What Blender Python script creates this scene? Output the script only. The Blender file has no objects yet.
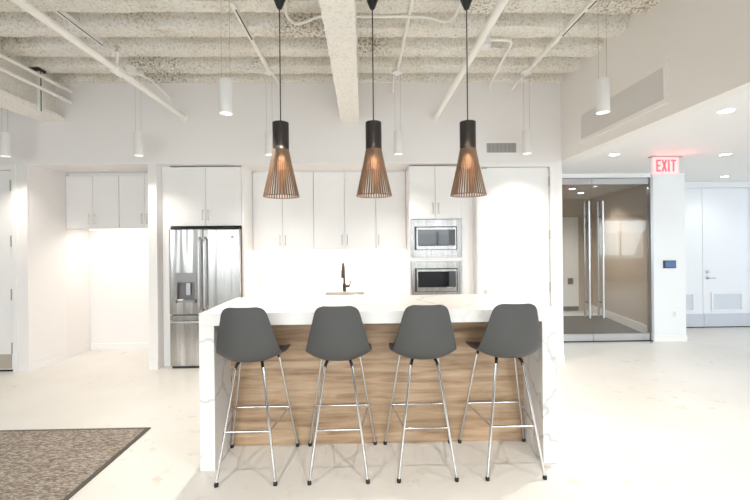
import bpy, bmesh, math, random
from mathutils import Vector, Matrix, noise
random.seed(7)
SC = bpy.context.scene
COL = SC.collection
PI = math.pi

# ------------------------------------------------------------------ materials
def nodes_of(name):
    m = bpy.data.materials.new(name); m.use_nodes = True
    nt = m.node_tree; b = nt.nodes['Principled BSDF']
    return m, nt, b
def pm(name, col, rough=0.5, metal=0.0, spec=0.5, emit=None, estr=0.0, coat=0.0):
    m, nt, b = nodes_of(name)
    b.inputs['Base Color'].default_value = (*col, 1)
    b.inputs['Roughness'].default_value = rough
    b.inputs['Metallic'].default_value = metal
    b.inputs['Specular IOR Level'].default_value = spec
    if coat: b.inputs['Coat Weight'].default_value = coat
    if emit:
        b.inputs['Emission Color'].default_value = (*emit, 1)
        b.inputs['Emission Strength'].default_value = estr
    return m
def N(nt, t, **kw):
    n = nt.nodes.new(t)
    for k, v in kw.items():
        if k in n.inputs.keys(): n.inputs[k].default_value = v
        else: setattr(n, k, v)
    return n
def coords(nt, scale=(1, 1, 1), rot=(0, 0, 0)):
    tc = N(nt, 'ShaderNodeTexCoord'); mp = N(nt, 'ShaderNodeMapping')
    mp.inputs['Scale'].default_value = scale; mp.inputs['Rotation'].default_value = rot
    nt.links.new(tc.outputs['Object'], mp.inputs['Vector'])
    return mp.outputs['Vector']
def ramp(nt, fac, stops):
    r = N(nt, 'ShaderNodeValToRGB'); nt.links.new(fac, r.inputs['Fac'])
    e = r.color_ramp.elements
    while len(e) > len(stops): e.remove(e[-1])
    while len(e) < len(stops): e.new(1)
    for el, (p, c) in zip(e, stops):
        el.position = p; el.color = (*c, 1) if len(c) == 3 else c
    return r.outputs['Color']
def mixc(nt, fac, a, b, mode='MIX'):
    n = N(nt, 'ShaderNodeMix', data_type='RGBA', blend_type=mode)
    for sock, v in ((0, fac), (6, a), (7, b)):
        if hasattr(v, 'is_linked'): nt.links.new(v, n.inputs[sock])
        else: n.inputs[sock].default_value = v if sock == 0 else (*v, 1)
    return n.outputs[2]
def bump(nt, b, h, strength, dist):
    n = N(nt, 'ShaderNodeBump'); n.inputs['Strength'].default_value = strength; n.inputs['Distance'].default_value = dist
    nt.links.new(h, n.inputs['Height']); nt.links.new(n.outputs['Normal'], b.inputs['Normal'])

M = {}
M['paint'] = pm('wall_paint', (.85, .82, .805), .6)
M['kick_cool'] = pm('kick_plate_cool', (.56, .58, .65), .4, .1)
M['kick'] = pm('kick_plate_metal', (.52, .46, .39), .45, .35)
M['rear_paint'] = pm('rear_wall_paint', (.30, .29, .28), .6)  # unseen rear wall kept dark so the ceiling rib faces get less bounce
M['soffit'] = pm('soffit_paint', (.86, .835, .80), .6)
M['corridor_paint'] = pm('corridor_paint', (.83, .835, .85), .6)
M['ceiling_paint'] = pm('flat_ceiling_paint', (.86, .86, .86), .7)
M['trim'] = pm('trim_paint', (.86, .845, .83), .4)
M['door'] = pm('door_paint', (.87, .855, .845), .35)
M['door_cool'] = pm('door_paint_cool', (.80, .82, .86), .35)
M['louver'] = pm('louver_paint', (.68, .71, .77), .45)
M['cabinet'] = pm('cabinet_laminate', (.87, .85, .835), .32)
M['cab_inner'] = pm('cabinet_carcass', (.72, .705, .69), .5)
M['nickel'] = pm('brushed_nickel', (.62, .56, .49), .32, 1)
M['hinge'] = pm('hinge_metal', (.55, .51, .44), .35, 1)
M['chrome'] = pm('chrome', (.62, .62, .63), .10, 1)
M['black'] = pm('black_metal', (.012, .011, .011), .35)
M['rubber'] = pm('black_rubber', (.012, .012, .012), .6)
M['gap'] = pm('dark_gap', (.02, .02, .02), .6)
M['shell'] = pm('charcoal_polypropylene', (.066, .066, .066), .42)
M['bronze'] = pm('dark_bronze', (.10, .07, .055), .28, .9)
M['white_metal'] = pm('white_powdercoat', (.84, .83, .815), .4)
M['pipe'] = pm('painted_pipe', (.90, .88, .835), .45)
M['pipe_dark'] = pm('strut_slot', (.05, .045, .04), .7)
M['wire'] = pm('grey_wire', (.45, .42, .38), .5)
M['lens'] = pm('lamp_lens', (1, .95, .85), .4, emit=(1, .93, .82), estr=6)
M['lens_cool'] = pm('downlight_lens', (1, 1, 1), .4, emit=(1, .98, .95), estr=10)
M['led'] = pm('led_diffuser', (1, 1, 1), .4, emit=(1, .95, .86), estr=2)
M['bulb'] = pm('lamp_bulb', (.10, .05, .025), .5, emit=(1, .42, .22), estr=.9)
M['vent'] = pm('vent_blade', (.52, .50, .48), .5)
M['grille'] = pm('grille_blade', (.79, .765, .735), .5)
M['grille_frame'] = pm('grille_frame', (.86, .835, .80), .45)
M['grille_back'] = pm('grille_backing', (.60, .58, .555), .6)
M['dark_glass'] = pm('oven_glass', (.014, .015, .02), .05, 0, .35)
M['dark_plastic'] = pm('dark_plastic', (.035, .035, .037), .3)
M['panel_grey'] = pm('dispenser_grey', (.30, .29, .285), .35, .6)
M['cavity'] = pm('dispenser_cavity', (.20, .19, .185), .4, .5)
M['taupe'] = pm('taupe_paint', (.56, .455, .36), .6)
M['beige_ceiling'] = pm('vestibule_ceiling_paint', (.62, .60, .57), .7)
M['screen'] = pm('tablet_screen', (.06, .10, .2), .15, emit=(.20, .36, .72), estr=.14)
M['sign_face'] = pm('sign_face', (.85, .78, .78), .3, emit=(1, .62, .60), estr=.08)
M['sign_red'] = pm('sign_red', (.85, .05, .06), .4, emit=(1, .06, .08), estr=1.0)
M['sign_housing'] = pm('sign_housing', (.38, .33, .33), .4)
M['alu'] = pm('satin_aluminium', (.56, .56, .57), .28, 1)
M['outside'] = pm('facade_render', (.75, .77, .8), .8)

def mk_steel(name, lo, hi):
    m, nt, b = nodes_of(name)
    v = coords(nt, (22, 22, .4))
    n = N(nt, 'ShaderNodeTexNoise'); n.inputs['Scale'].default_value = 3; n.inputs['Detail'].default_value = 3
    nt.links.new(v, n.inputs['Vector'])
    nt.links.new(ramp(nt, n.outputs['Fac'], [(.3, lo), (.7, hi)]), b.inputs['Base Color'])
    b.inputs['Metallic'].default_value = 1; b.inputs['Roughness'].default_value = .26
    # broad slow waviness of thin sheet metal
    v2 = coords(nt, (5, 5, .35))
    n2 = N(nt, 'ShaderNodeTexNoise'); n2.inputs['Scale'].default_value = 1.6; n2.inputs['Detail'].default_value = 1
    nt.links.new(v2, n2.inputs['Vector'])
    bump(nt, b, n2.outputs['Fac'], .35, .05)
    return m
M['steel'] = mk_steel('brushed_steel', (.26, .245, .23), (.31, .298, .285))
M['fridge_steel'] = mk_steel('brushed_fridge_steel', (.45, .425, .40), (.52, .50, .48))

def mk_marble():
    m, nt, b = nodes_of('white_quartz_grey_veins')
    v = coords(nt)
    warp = N(nt, 'ShaderNodeTexNoise'); warp.inputs['Scale'].default_value = 2.2; warp.inputs['Detail'].default_value = 4
    nt.links.new(v, warp.inputs['Vector'])
    add = N(nt, 'ShaderNodeVectorMath', operation='MULTIPLY_ADD')
    nt.links.new(warp.outputs['Color'], add.inputs[0]); add.inputs[1].default_value = (.7, .7, .7); nt.links.new(v, add.inputs[2])
    vo = N(nt, 'ShaderNodeTexVoronoi', feature='DISTANCE_TO_EDGE'); vo.inputs['Scale'].default_value = 1.7
    nt.links.new(add.outputs[0], vo.inputs['Vector'])
    vein = ramp(nt, vo.outputs['Distance'], [(0, (1, 1, 1)), (.009, (.6, .6, .6)), (.034, (0, 0, 0))])
    mk = N(nt, 'ShaderNodeTexNoise'); mk.inputs['Scale'].default_value = 1.3; mk.inputs['Detail'].default_value = 2
    nt.links.new(v, mk.inputs['Vector'])
    msk = ramp(nt, mk.outputs['Fac'], [(.35, (0, 0, 0)), (.54, (1, 1, 1))])
    f = mixc(nt, 1.0, vein, msk, 'MULTIPLY')
    cl = ramp(nt, mk.outputs['Fac'], [(.3, (.79, .78, .765)), (.75, (.74, .725, .705))])
    bw = N(nt, 'ShaderNodeRGBToBW'); nt.links.new(f, bw.inputs[0])
    mul = N(nt, 'ShaderNodeMath', operation='MULTIPLY'); nt.links.new(bw.outputs[0], mul.inputs[0]); mul.inputs[1].default_value = .62
    nt.links.new(mixc(nt, mul.outputs[0], cl, (.34, .32, .30)), b.inputs['Base Color'])
    b.inputs['Roughness'].default_value = .22
    return m
M['marble'] = mk_marble()

def mk_wood(name, a, b_, c, sc=(1.2, 14, 14)):
    m, nt, b = nodes_of(name)
    v = coords(nt, sc)
    n = N(nt, 'ShaderNodeTexNoise'); n.inputs['Scale'].default_value = 1.6; n.inputs['Detail'].default_value = 6; n.inputs['Roughness'].default_value = .62; n.inputs['Distortion'].default_value = .5
    nt.links.new(v, n.inputs['Vector'])
    nt.links.new(ramp(nt, n.outputs['Fac'], [(.30, a), (.5, b_), (.70, c)]), b.inputs['Base Color'])
    b.inputs['Roughness'].default_value = .42
    return m
M['wood'] = mk_wood('light_oak_veneer', (.25, .148, .078), (.45, .297, .18), (.58, .41, .27))
M['walnut'] = mk_wood('walnut_strip', (.14, .08, .046), (.215, .128, .077), (.31, .195, .122), (10, 10, 1.5))
M['shade_black'] = pm('near_black_neck', (.028, .022, .018), .5)  # neck slats near-black, much darker than the walnut shade slats

def mk_floor():
    m, nt, b = nodes_of('polished_concrete')
    v = coords(nt)
    n = N(nt, 'ShaderNodeTexNoise'); n.inputs['Scale'].default_value = .9; n.inputs['Detail'].default_value = 6
    nt.links.new(v, n.inputs['Vector'])
    base = ramp(nt, n.outputs['Fac'], [(.3, (.68, .65, .602)), (.6, (.75, .726, .684))])
    n2 = N(nt, 'ShaderNodeTexNoise'); n2.inputs['Scale'].default_value = 7.5; n2.inputs['Detail'].default_value = 3
    nt.links.new(v, n2.inputs['Vector'])
    n3 = N(nt, 'ShaderNodeTexNoise'); n3.inputs['Scale'].default_value = 1.1; n3.inputs['Detail'].default_value = 1
    nt.links.new(v, n3.inputs['Vector'])
    spots = ramp(nt, n2.outputs['Fac'], [(.61, (0, 0, 0)), (.68, (1, 1, 1))])
    where = ramp(nt, n3.outputs['Fac'], [(.46, (0, 0, 0)), (.58, (.38, .38, .38))])
    bw = N(nt, 'ShaderNodeRGBToBW'); nt.links.new(mixc(nt, 1.0, spots, where, 'MULTIPLY'), bw.inputs[0])
    nt.links.new(mixc(nt, bw.outputs[0], base, (.50, .41, .28)), b.inputs['Base Color'])
    b.inputs['Roughness'].default_value = .34
    return m
M['floor'] = mk_floor()

def mk_spray():
    m, nt, b = nodes_of('sprayed_fireproofing')
    v = coords(nt)
    n = N(nt, 'ShaderNodeTexNoise'); n.inputs['Scale'].default_value = 44; n.inputs['Detail'].default_value = 5; n.inputs['Roughness'].default_value = .65
    nt.links.new(v, n.inputs['Vector'])
    n2 = N(nt, 'ShaderNodeTexNoise'); n2.inputs['Scale'].default_value = 2.6; n2.inputs['Detail'].default_value = 4
    nt.links.new(v, n2.inputs['Vector'])
    c1 = ramp(nt, n.outputs['Fac'], [(.34, (.64, .59, .50)), (.47, (.87, .84, .78)), (.62, (.93, .91, .87))])
    c2 = ramp(nt, n2.outputs['Fac'], [(.30, (.93, .905, .86)), (.6, (1, 1, 1))])
    n3 = N(nt, 'ShaderNodeTexNoise'); n3.inputs['Scale'].default_value = 24; n3.inputs['Detail'].default_value = 6
    nt.links.new(v, n3.inputs['Vector'])
    pit = ramp(nt, n3.outputs['Fac'], [(.27, (.45, .40, .33)), (.33, (1, 1, 1))])
    n4 = N(nt, 'ShaderNodeTexNoise'); n4.inputs['Scale'].default_value = 1.1; n4.inputs['Detail'].default_value = 2
    nt.links.new(v, n4.inputs['Vector'])
    zone = ramp(nt, n4.outputs['Fac'], [(.53, (0, 0, 0)), (.64, (1, 1, 1))])
    n5 = N(nt, 'ShaderNodeTexNoise'); n5.inputs['Scale'].default_value = 46; n5.inputs['Detail'].default_value = 4
    nt.links.new(v, n5.inputs['Vector'])
    flake = ramp(nt, n5.outputs['Fac'], [(.41, (.52, .47, .40)), (.50, (1, 1, 1))])
    pit = mixc(nt, zone, pit, mixc(nt, 1.0, pit, flake, 'MULTIPLY'))
    c = mixc(nt, 1.0, mixc(nt, 1.0, c1, c2, 'MULTIPLY'), pit, 'MULTIPLY')
    nt.links.new(c, b.inputs['Base Color'])
    b.inputs['Roughness'].default_value = .9; b.inputs['Specular IOR Level'].default_value = .1
    bump(nt, b, n.outputs['Fac'], .8, .02)
    return m
M['spray'] = mk_spray()
def mk_spray_smooth():
    m, nt, b = nodes_of('sprayed_beam_coating')
    v = coords(nt)
    n = N(nt, 'ShaderNodeTexNoise'); n.inputs['Scale'].default_value = 42; n.inputs['Detail'].default_value = 5
    nt.links.new(v, n.inputs['Vector'])
    nt.links.new(ramp(nt, n.outputs['Fac'], [(.33, (.78, .745, .68)), (.5, (.89, .865, .815))]), b.inputs['Base Color'])
    b.inputs['Roughness'].default_value = .9; b.inputs['Specular IOR Level'].default_value = .1
    bump(nt, b, n.outputs['Fac'], .6, .012)
    return m
M['spray_beam'] = mk_spray_smooth()

def mk_mat(name, a, b_, c, sc):
    m, nt, b = nodes_of(name)
    v = coords(nt, sc)
    n = N(nt, 'ShaderNodeTexNoise'); n.inputs['Scale'].default_value = 1; n.inputs['Detail'].default_value = 4; n.inputs['Roughness'].default_value = .7
    nt.links.new(v, n.inputs['Vector'])
    nt.links.new(ramp(nt, n.outputs['Fac'], [(.36, a), (.5, b_), (.66, c)]), b.inputs['Base Color'])
    b.inputs['Roughness'].default_value = .95; b.inputs['Specular IOR Level'].default_value = .1
    bump(nt, b, n.outputs['Fac'], .5, .004)
    return m
M['mat'] = mk_mat('woven_mat', (.13, .105, .085), (.29, .245, .205), (.56, .50, .44), (34, 105, 40))
M['mat_edge'] = pm('mat_border', (.10, .088, .075), .8)
M['carpet'] = mk_mat('dark_carpet', (.10, .092, .085), (.15, .138, .125), (.21, .195, .18), (60, 60, 60))

def mk_glass():
    m = bpy.data.materials.new('clear_pane'); m.use_nodes = True
    nt = m.node_tree; nt.nodes.clear()
    out = N(nt, 'ShaderNodeOutputMaterial'); mx = N(nt, 'ShaderNodeMixShader')
    tr = N(nt, 'ShaderNodeBsdfTransparent'); gl = N(nt, 'ShaderNodeBsdfGlossy'); fr = N(nt, 'ShaderNodeFresnel')
    tr.inputs['Color'].default_value = (.90, .92, .91, 1); gl.inputs['Roughness'].default_value = .0
    fr.inputs['IOR'].default_value = 1.55
    mu = N(nt, 'ShaderNodeMath', operation='MULTIPLY'); mu.inputs[1].default_value = .7
    nt.links.new(fr.outputs[0], mu.inputs[0]); nt.links.new(mu.outputs[0], mx.inputs[0])
    nt.links.new(tr.outputs[0], mx.inputs[1]); nt.links.new(gl.outputs[0], mx.inputs[2]); nt.links.new(mx.outputs[0], out.inputs[0])
    return m
M['glass'] = mk_glass()

# ------------------------------------------------------------------ mesh helpers
def BM(): return bmesh.new()
def box(bm, x0, x1, y0, y1, z0, z1):
    vs = [bm.verts.new((x, y, z)) for x in (x0, x1) for y in (y0, y1) for z in (z0, z1)]
    for f in ((0, 1, 3, 2), (4, 6, 7, 5), (0, 4, 5, 1), (2, 3, 7, 6), (0, 2, 6, 4), (1, 5, 7, 3)):
        bm.faces.new([vs[i] for i in f])
    return bm
def bx(*a): return box(BM(), *a)
def lathe(bm, prof, c=(0, 0, 0), seg=24, axis='Z', cap=True):
    rings = []
    for r, h in prof:
        ring = []
        for k in range(seg):
            a = 2 * PI * k / seg
            if axis == 'Z': p = (c[0] + r * math.cos(a), c[1] + r * math.sin(a), c[2] + h)
            elif axis == 'Y': p = (c[0] + r * math.cos(a), c[1] + h, c[2] + r * math.sin(a))
            else: p = (c[0] + h, c[1] + r * math.cos(a), c[2] + r * math.sin(a))
            ring.append(bm.verts.new(p))
        rings.append(ring)
    for a, b in zip(rings, rings[1:]):
        for k in range(seg):
            bm.faces.new((a[k], a[(k + 1) % seg], b[(k + 1) % seg], b[k]))
    if cap:
        bm.faces.new(list(reversed(rings[0]))); bm.faces.new(rings[-1])
    return bm
def tube(bm, pts, r, seg=10, caps=True):
    pts = [Vector(p) for p in pts]
    rings = []; u = None
    for i, p in enumerate(pts):
        d = ((pts[min(i + 1, len(pts) - 1)] - p).normalized() + (p - pts[max(i - 1, 0)]).normalized())
        d.normalize()
        if u is None:
            u = d.orthogonal().normalized()
        else:
            u = (u - d * u.dot(d)).normalized()
        w = d.cross(u)
        rr = r[i] if isinstance(r, (list, tuple)) else r
        rings.append([bm.verts.new(p + (u * math.cos(2 * PI * k / seg) + w * math.sin(2 * PI * k / seg)) * rr) for k in range(seg)])
    for a, b in zip(rings, rings[1:]):
        for k in range(seg):
            bm.faces.new((a[k], a[(k + 1) % seg], b[(k + 1) % seg], b[k]))
    if caps:
        bm.faces.new(list(reversed(rings[0]))); bm.faces.new(rings[-1])
    return bm
def spline(pts, n=8):
    P = [Vector(p) for p in pts]; out = []
    for i in range(len(P) - 1):
        p0, p1, p2, p3 = P[max(i - 1, 0)], P[i], P[i + 1], P[min(i + 2, len(P) - 1)]
        for k in range(n):
            t = k / n
            out.append(.5 * ((2 * p1) + (p2 - p0) * t + (2 * p0 - 5 * p1 + 4 * p2 - p3) * t * t + (3 * p1 - p0 - 3 * p2 + p3) * t ** 3))
    out.append(P[-1]); return out
def noisy_box(bm, x0, x1, y0, y1, z0, z1, step, amp):
    def grid(o, a, b, na, nb):
        vs = [[None] * (nb + 1) for _ in range(na + 1)]
        for i in range(na + 1):
            for j in range(nb + 1):
                p = o + a * (i / na) + b * (j / nb)
                p = p + noise.noise_vector(p * 9) * amp + noise.noise_vector(p * 28) * amp * .5
                vs[i][j] = bm.verts.new(p)
        for i in range(na):
            for j in range(nb):
                bm.faces.new((vs[i][j], vs[i + 1][j], vs[i + 1][j + 1], vs[i][j + 1]))
    X, Y, Z = Vector((x1 - x0, 0, 0)), Vector((0, y1 - y0, 0)), Vector((0, 0, z1 - z0))
    nx, ny, nz = [max(1, int(round(abs(q.length) / step))) for q in (X, Y, Z)]
    o = Vector((x0, y0, z0))
    grid(o, Y, X, ny, nx); grid(o + Z, X, Y, nx, ny)
    grid(o, X, Z, nx, nz); grid(o + Y, Z, X, nz, nx)
    grid(o, Z, Y, nz, ny); grid(o + X, Y, Z, ny, nz)
    bmesh.ops.remove_doubles(bm, verts=bm.verts, dist=1e-5)
    return bm

# ------------------------------------------------------------------ object helpers
def top(o):
    while o.parent: o = o.parent
    return o
def obj(name, bm, mat, parent=None, smooth=False, bevel=0.0):
    if parent is not None:
        bmesh.ops.translate(bm, verts=bm.verts, vec=-top(parent).location)
    bmesh.ops.recalc_face_normals(bm, faces=bm.faces)
    me = bpy.data.meshes.new(name); bm.to_mesh(me); bm.free()
    for m in (mat if isinstance(mat, (list, tuple)) else [mat]): me.materials.append(m)
    if smooth:
        for p in me.polygons: p.use_smooth = True
    o = bpy.data.objects.new(name, me); COL.objects.link(o)
    if parent is not None: o.parent = parent
    if bevel:
        b = o.modifiers.new('Bevel', 'BEVEL'); b.width = bevel; b.segments = 2; b.limit_method = 'ANGLE'
    if smooth:
        try:
            me.set_sharp_from_angle(angle=math.radians(40))
        except Exception: pass
    return o
def tag(o, label=None, cat=None, group=None, kind=None):
    if label: o['label'] = label
    if cat: o['category'] = cat
    if group: o['group'] = group
    if kind: o['kind'] = kind
    return o
def thing(name, loc, label, cat, group=None):
    o = bpy.data.objects.new(name, None); COL.objects.link(o)
    o.location = loc; o.empty_display_size = .05
    return tag(o, label, cat, group)
def struct(name, bm, mat, parent=None, **kw):
    o = obj(name, bm, mat, parent, **kw)
    if parent is None: o['kind'] = 'structure'
    return o
def sroot(name, loc):
    o = bpy.data.objects.new(name, None); COL.objects.link(o); o.location = loc; o['kind'] = 'structure'; o.empty_display_size = .05
    return o
def dup(root, loc, label=None, group=None):
    r = root.copy(); COL.objects.link(r); r.location = loc
    if label: r['label'] = label
    if group: r['group'] = group
    for ch in list(root.children):
        c = ch.copy(); COL.objects.link(c); c.parent = r
        for g in list(ch.children):
            d = g.copy(); COL.objects.link(d); d.parent = c
    return r
def light(kind, name, loc, energy, color=(1, 1, 1), rot=(0, 0, 0), **kw):
    l = bpy.data.lights.new(name, kind); l.energy = energy; l.color = color
    for k, v in kw.items(): setattr(l, k, v)
    o = bpy.data.objects.new(name, l); COL.objects.link(o); o.location = loc; o.rotation_euler = rot
    return o

WARM = (1, .93, .84)
# ------------------------------------------------------------------ room shell
WY = 5.66         # front plane of the wall cabinets
D = 5.12          # front plane of the back wall
XR = 2.575        # bulkhead over the corridor opening
XL, YR, XE = -6.2, -3.2, 12.0
struct('floor', bx(XL - .2, XE + .2, YR - .2, 9.3, -.12, 0), M['floor'])

# sprayed ribbed deck
bm = BM(); xs = [XL - .1 + i * .055 for i in range(int((XR - XL + .2) / .055) + 1)]
ys = [YR + j * .021 for j in range(int((D + .08 - YR) / .021) + 1)]
def deck(y):
    t = ((y - 3.77) / .42) % 1.0
    t *= .42                       # distance behind a rib's near face
    def ss(a, b, v):
        q = min(1, max(0, (v - a) / (b - a))); return q * q * (3 - 2 * q)
    low = ss(-.001, .03, t) * (1 - ss(.225, .265, t))
    return 3.81 - .19 * low
rows = []
for y in ys:
    row = []
    for x in xs:
        p = Vector((x, y, 0))
        j = noise.noise(Vector((x * 2.2, y * 9, 3))) * .012 + noise.noise(p * 21) * .006
        z = deck(y + j) + noise.noise(p * 14) * .010 + noise.noise(p * 33) * .008
        row.append(bm.verts.new((x, y, z)))
    rows.append(row)
for a, b in zip(rows, rows[1:]):
    for i in range(len(xs) - 1): bm.faces.new((a[i], b[i], b[i + 1], a[i + 1]))
o = struct('ceiling', bm, M['spray'], smooth=True)
o['label'] = 'ribbed ceiling deck with cream sprayed coating'
struct('ceiling_beam', noisy_box(BM(), -.272, -.042, YR, D + .01, 3.13, 3.82, .05, .008), M['spray_beam'], smooth=True)
bm = noisy_box(BM(), -4.05, -3.745, YR, D + .01, 3.135, 3.20, .05, .010)
noisy_box(bm, -3.99, -3.86, YR, D + .01, 3.20, 3.82, .06, .010)
struct('ceiling_beam', bm, M['spray_beam'], smooth=True)
struct('ceiling_corridor', bx(XR + .12, XE + .2, YR, 7.2, 2.61, 2.72), M['ceiling_paint'])

# back wall: bulkhead above the alcoves and the full-height pieces between them
bm = bx(XL - .2, XR, D, 6.35, 2.60, 3.85)
box(bm, -4.385, -4.22, D, 6.35, 0, 2.60)
q = [(-4.225, D + .001), (-4.137, WY), (-4.137, 6.34), (-4.225, 6.34)]
lo = [bm.verts.new((x, y, 0)) for x, y in q]; hi = [bm.verts.new((x, y, 2.60)) for x, y in q]
bm.faces.new(lo); bm.faces.new(hi)
for k in range(4): bm.faces.new((lo[k], lo[(k + 1) % 4], hi[(k + 1) % 4], hi[k]))
box(bm, -2.719, -2.613, D, 6.35, 0, 2.60)
box(bm, 1.449, 1.50, D, 6.35, 0, 2.60); box(bm, 2.435, XR, D, 6.35, 0, 2.60); box(bm, 1.50, 2.435, D, 6.35, 2.55, 2.60)
box(bm, XL - .2, -5.33, D, 6.35, 0, 2.60); box(bm, -5.33, -4.385, D, 6.35, 2.55, 2.60)
box(bm, 1.50, 2.435, D + .09, 6.35, 0, 2.55); box(bm, -5.33, -4.385, D + .09, 6.35, 0, 2.55)
struct('wall_back', bm, M['paint'])
struct('wall_recess', bx(-4.22, -2.719, 6.13, 6.35, 0, 2.60), M['paint'])
struct('wall_kitchen', bx(-2.613, 1.449, 6.05, 6.35, 0, 2.60), M['paint'])
struct('wall_right', bx(XR, XR + .12, YR, 7.2, 2.61, 3.85), M['soffit'])
struct('wall_left', bx(XL - .2, XL, YR, D, 0, 3.85), M['paint'])
bm = bx(XE, XE + .2, YR, 7.2, 0, .85); box(bm, XE, XE + .2, YR, 7.2, 2.4, 2.72)
for a, b in ((YR, .6), (2.6, 3.4), (5.6, 7.2)): box(bm, XE, XE + .2, a, b, .85, 2.4)
struct('wall_end', bm, M['corridor_paint'])
for n, (a, b) in enumerate(((.6, 2.6), (3.4, 5.6))):  # unseen end windows, added to bring bluish daylight into the corridor
    w = sroot('window_%d' % (n + 8), (XE, (a + b) / 2, .85))
    bm = bx(XE + .06, XE + .14, a, b, .85, .90); box(bm, XE + .06, XE + .14, a, b, 2.35, 2.4)
    for y in (a, (a + b) / 2 - .025, b - .05): box(bm, XE + .06, XE + .14, y, y + .05, .90, 2.35)
    obj('window_frame', bm, M['alu'], w)
    obj('glass_pane', bx(XE + .095, XE + .105, a + .05, b - .05, .90, 2.35), M['glass'], w)
    light('AREA', 'daylight', (XE + .25, (a + b) / 2, 1.63), 30 * (b - a), (.84, .91, 1), (0, PI / 2 - .2, 0), shape='RECTANGLE', size=1.55, size_y=b - a)
bm = bx(-4.137, -2.719, 6.115, 6.13, 0, .10)
q = [(-4.22, D - .001), (-4.137, WY), (-4.137, 6.115), (-4.124, 6.115), (-4.124, WY), (-4.208, D - .001)]
lo = [bm.verts.new((x, y, 0)) for x, y in q]; hi = [bm.verts.new((x, y, .10)) for x, y in q]
bm.faces.new(lo); bm.faces.new(hi)
for k in range(6): bm.faces.new((lo[k], lo[(k + 1) % 6], hi[(k + 1) % 6], hi[k]))
struct('baseboard_recess', bm, M['trim'])
struct('baseboard_post', bx(-2.723, -2.609, D - .012, D, 0, .10), M['trim'])
struct('baseboard_back', box(bx(2.47, XR + .004, D - .012, D, 0, .10), -4.34, -4.218, D - .012, D, 0, .10), M['trim'])

def lever(bm, x, y, z, s=1):
    lathe(bm, [(.026, 0), (.026, .012)], (x, y - .012, z), 16, 'Y')
    tube(bm, [(x, y - .01, z), (x, y - .055, z), (x + s * .03, y - .06, z), (x + s * .11, y - .06, z)], .009, 8)
    return bm
# left door in the back wall
d = sroot('door_1', (-4.85, D, 0))
obj('leaf', bx(-5.30, -4.402, D + .02, D + .065, .022, 2.531), M['door'], d, bevel=.003)
for z in (2.34, 1.64, .97, .295):
    obj('hinge', bx(-4.43, -4.408, D - .006, D + .03, z - .07, z + .07), M['hinge'], d)
obj('kick_plate', bx(-5.28, -4.445, D + .012, D + .022, .035, .217), M['kick'], d)
obj('door_gap_shade', bx(-5.30, -4.402, D + .018, D + .06, .001, .020), M['gap'], d)  # dark strip standing for the shade in the gap under the leaf
obj('handle', lever(BM(), -5.22, D + .02, .95), M['nickel'], d, True)
bm = bx(-5.36, -5.30, D - .014, D + .085, 0, 2.60); box(bm, -4.402, -4.345, D - .014, D + .085, 0, 2.60); box(bm, -5.30, -4.402, D - .014, D + .085, 2.535, 2.60)
struct('trim_1', bm, M['trim'])
# right door in the back wall
d = sroot('door_2', (1.97, D, 0))
obj('leaf', bx(1.523, 2.412, D + .02, D + .065, .012, 2.531), M['door'], d, bevel=.003)
for z in (2.35, 1.66, .985):
    obj('hinge', bx(2.408, 2.428, D - .006, D + .03, z - .06, z + .06), M['hinge'], d)
obj('handle', lever(BM(), 1.575, D + .02, .925), M['nickel'], d, True)
obj('stop_catch', bx(1.53, 1.60, D - .004, D + .02, 2.512, 2.53), M['hinge'], d)
bm = bx(1.463, 1.519, D - .014, D + .085, 0, 2.59); box(bm, 2.416, 2.468, D - .014, D + .085, 0, 2.59); box(bm, 1.519, 2.416, D - .014, D + .085, 2.536, 2.59)
struct('trim_2', bm, M['trim'])

# corridor: header, pillar, far wall with two louvred doors
struct('wall_header', bx(XR, 4.46, 6.10, 6.20, 2.548, 2.61), M['corridor_paint'])
struct('wall_pillar', bx(4.49, 5.01, 6.12, 6.25, 0, 2.61), M['corridor_paint'])
bm = bx(5.01, 5.18, 7.03, 7.25, 0, 2.61); box(bm, 6.97, XE, 7.03, 7.25, 0, 2.61); box(bm, 5.18, 6.97, 7.03, 7.25, 2.51, 2.61); box(bm, 5.18, 6.97, 7.12, 7.25, 0, 2.51)
struct('wall_far', bm, M['corridor_paint'])
struct('baseboard_pillar', bx(4.486, 5.016, 6.106, 6.12, 0, .09), M['trim'])
bm = bx(5.13, 5.19, 7.01, 7.10, 0, 2.56); box(bm, 6.955, 7.015, 7.01, 7.10, 0, 2.56); box(bm, 5.19, 6.955, 7.01, 7.10, 2.503, 2.56)
struct('trim_3', bm, M['door_cool'])
for nm, x0, x1 in (('door_3', 5.194, 6.069), ('door_4', 6.075, 6.951)):
    d = sroot(nm, ((x0 + x1) / 2, 7.03, 0))
    obj('leaf', bx(x0, x1, 7.035, 7.08, .018, 2.50), M['door_cool'], d, bevel=.003)
    a, b = x0 + .14, x1 - .15
    bm = bx(a, b, 7.02, 7.035, .29, .325); box(bm, a, b, 7.02, 7.035, .60, .635); box(bm, a, a + .04, 7.02, 7.035, .325, .60); box(bm, b - .04, b, 7.02, 7.035, .325, .60)
    obj('louver_frame', bm, M['door_cool'], d)
    bm = BM()
    for k in range(9):
        z = .332 + k * .030
        vs = [bm.verts.new(p) for p in ((a + .04, 7.022, z), (b - .04, 7.022, z), (b - .04, 7.034, z + .024), (a + .04, 7.034, z + .024))]
        bm.faces.new(vs)
    obj('louver', bm, M['louver'], d)
    obj('kick_plate', bx(x0 + .01, x1 - .01, 7.024, 7.035, .03, .25), M['kick_cool'], d)
    obj('door_gap_shade', bx(x0, x1, 7.04, 7.07, .002, .018), M['gap'], d)  # near-black strip put in as shade below the far door
    if nm == 'door_4':
        obj('handle', lever(BM(), 6.15, 7.035, .89), M['alu'], d, True)
        obj('lock', lathe(BM(), [(.028, 0), (.022, .02)], (6.15, 7.013, 1.0), 14, 'Y'), M['alu'], d, True)
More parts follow.
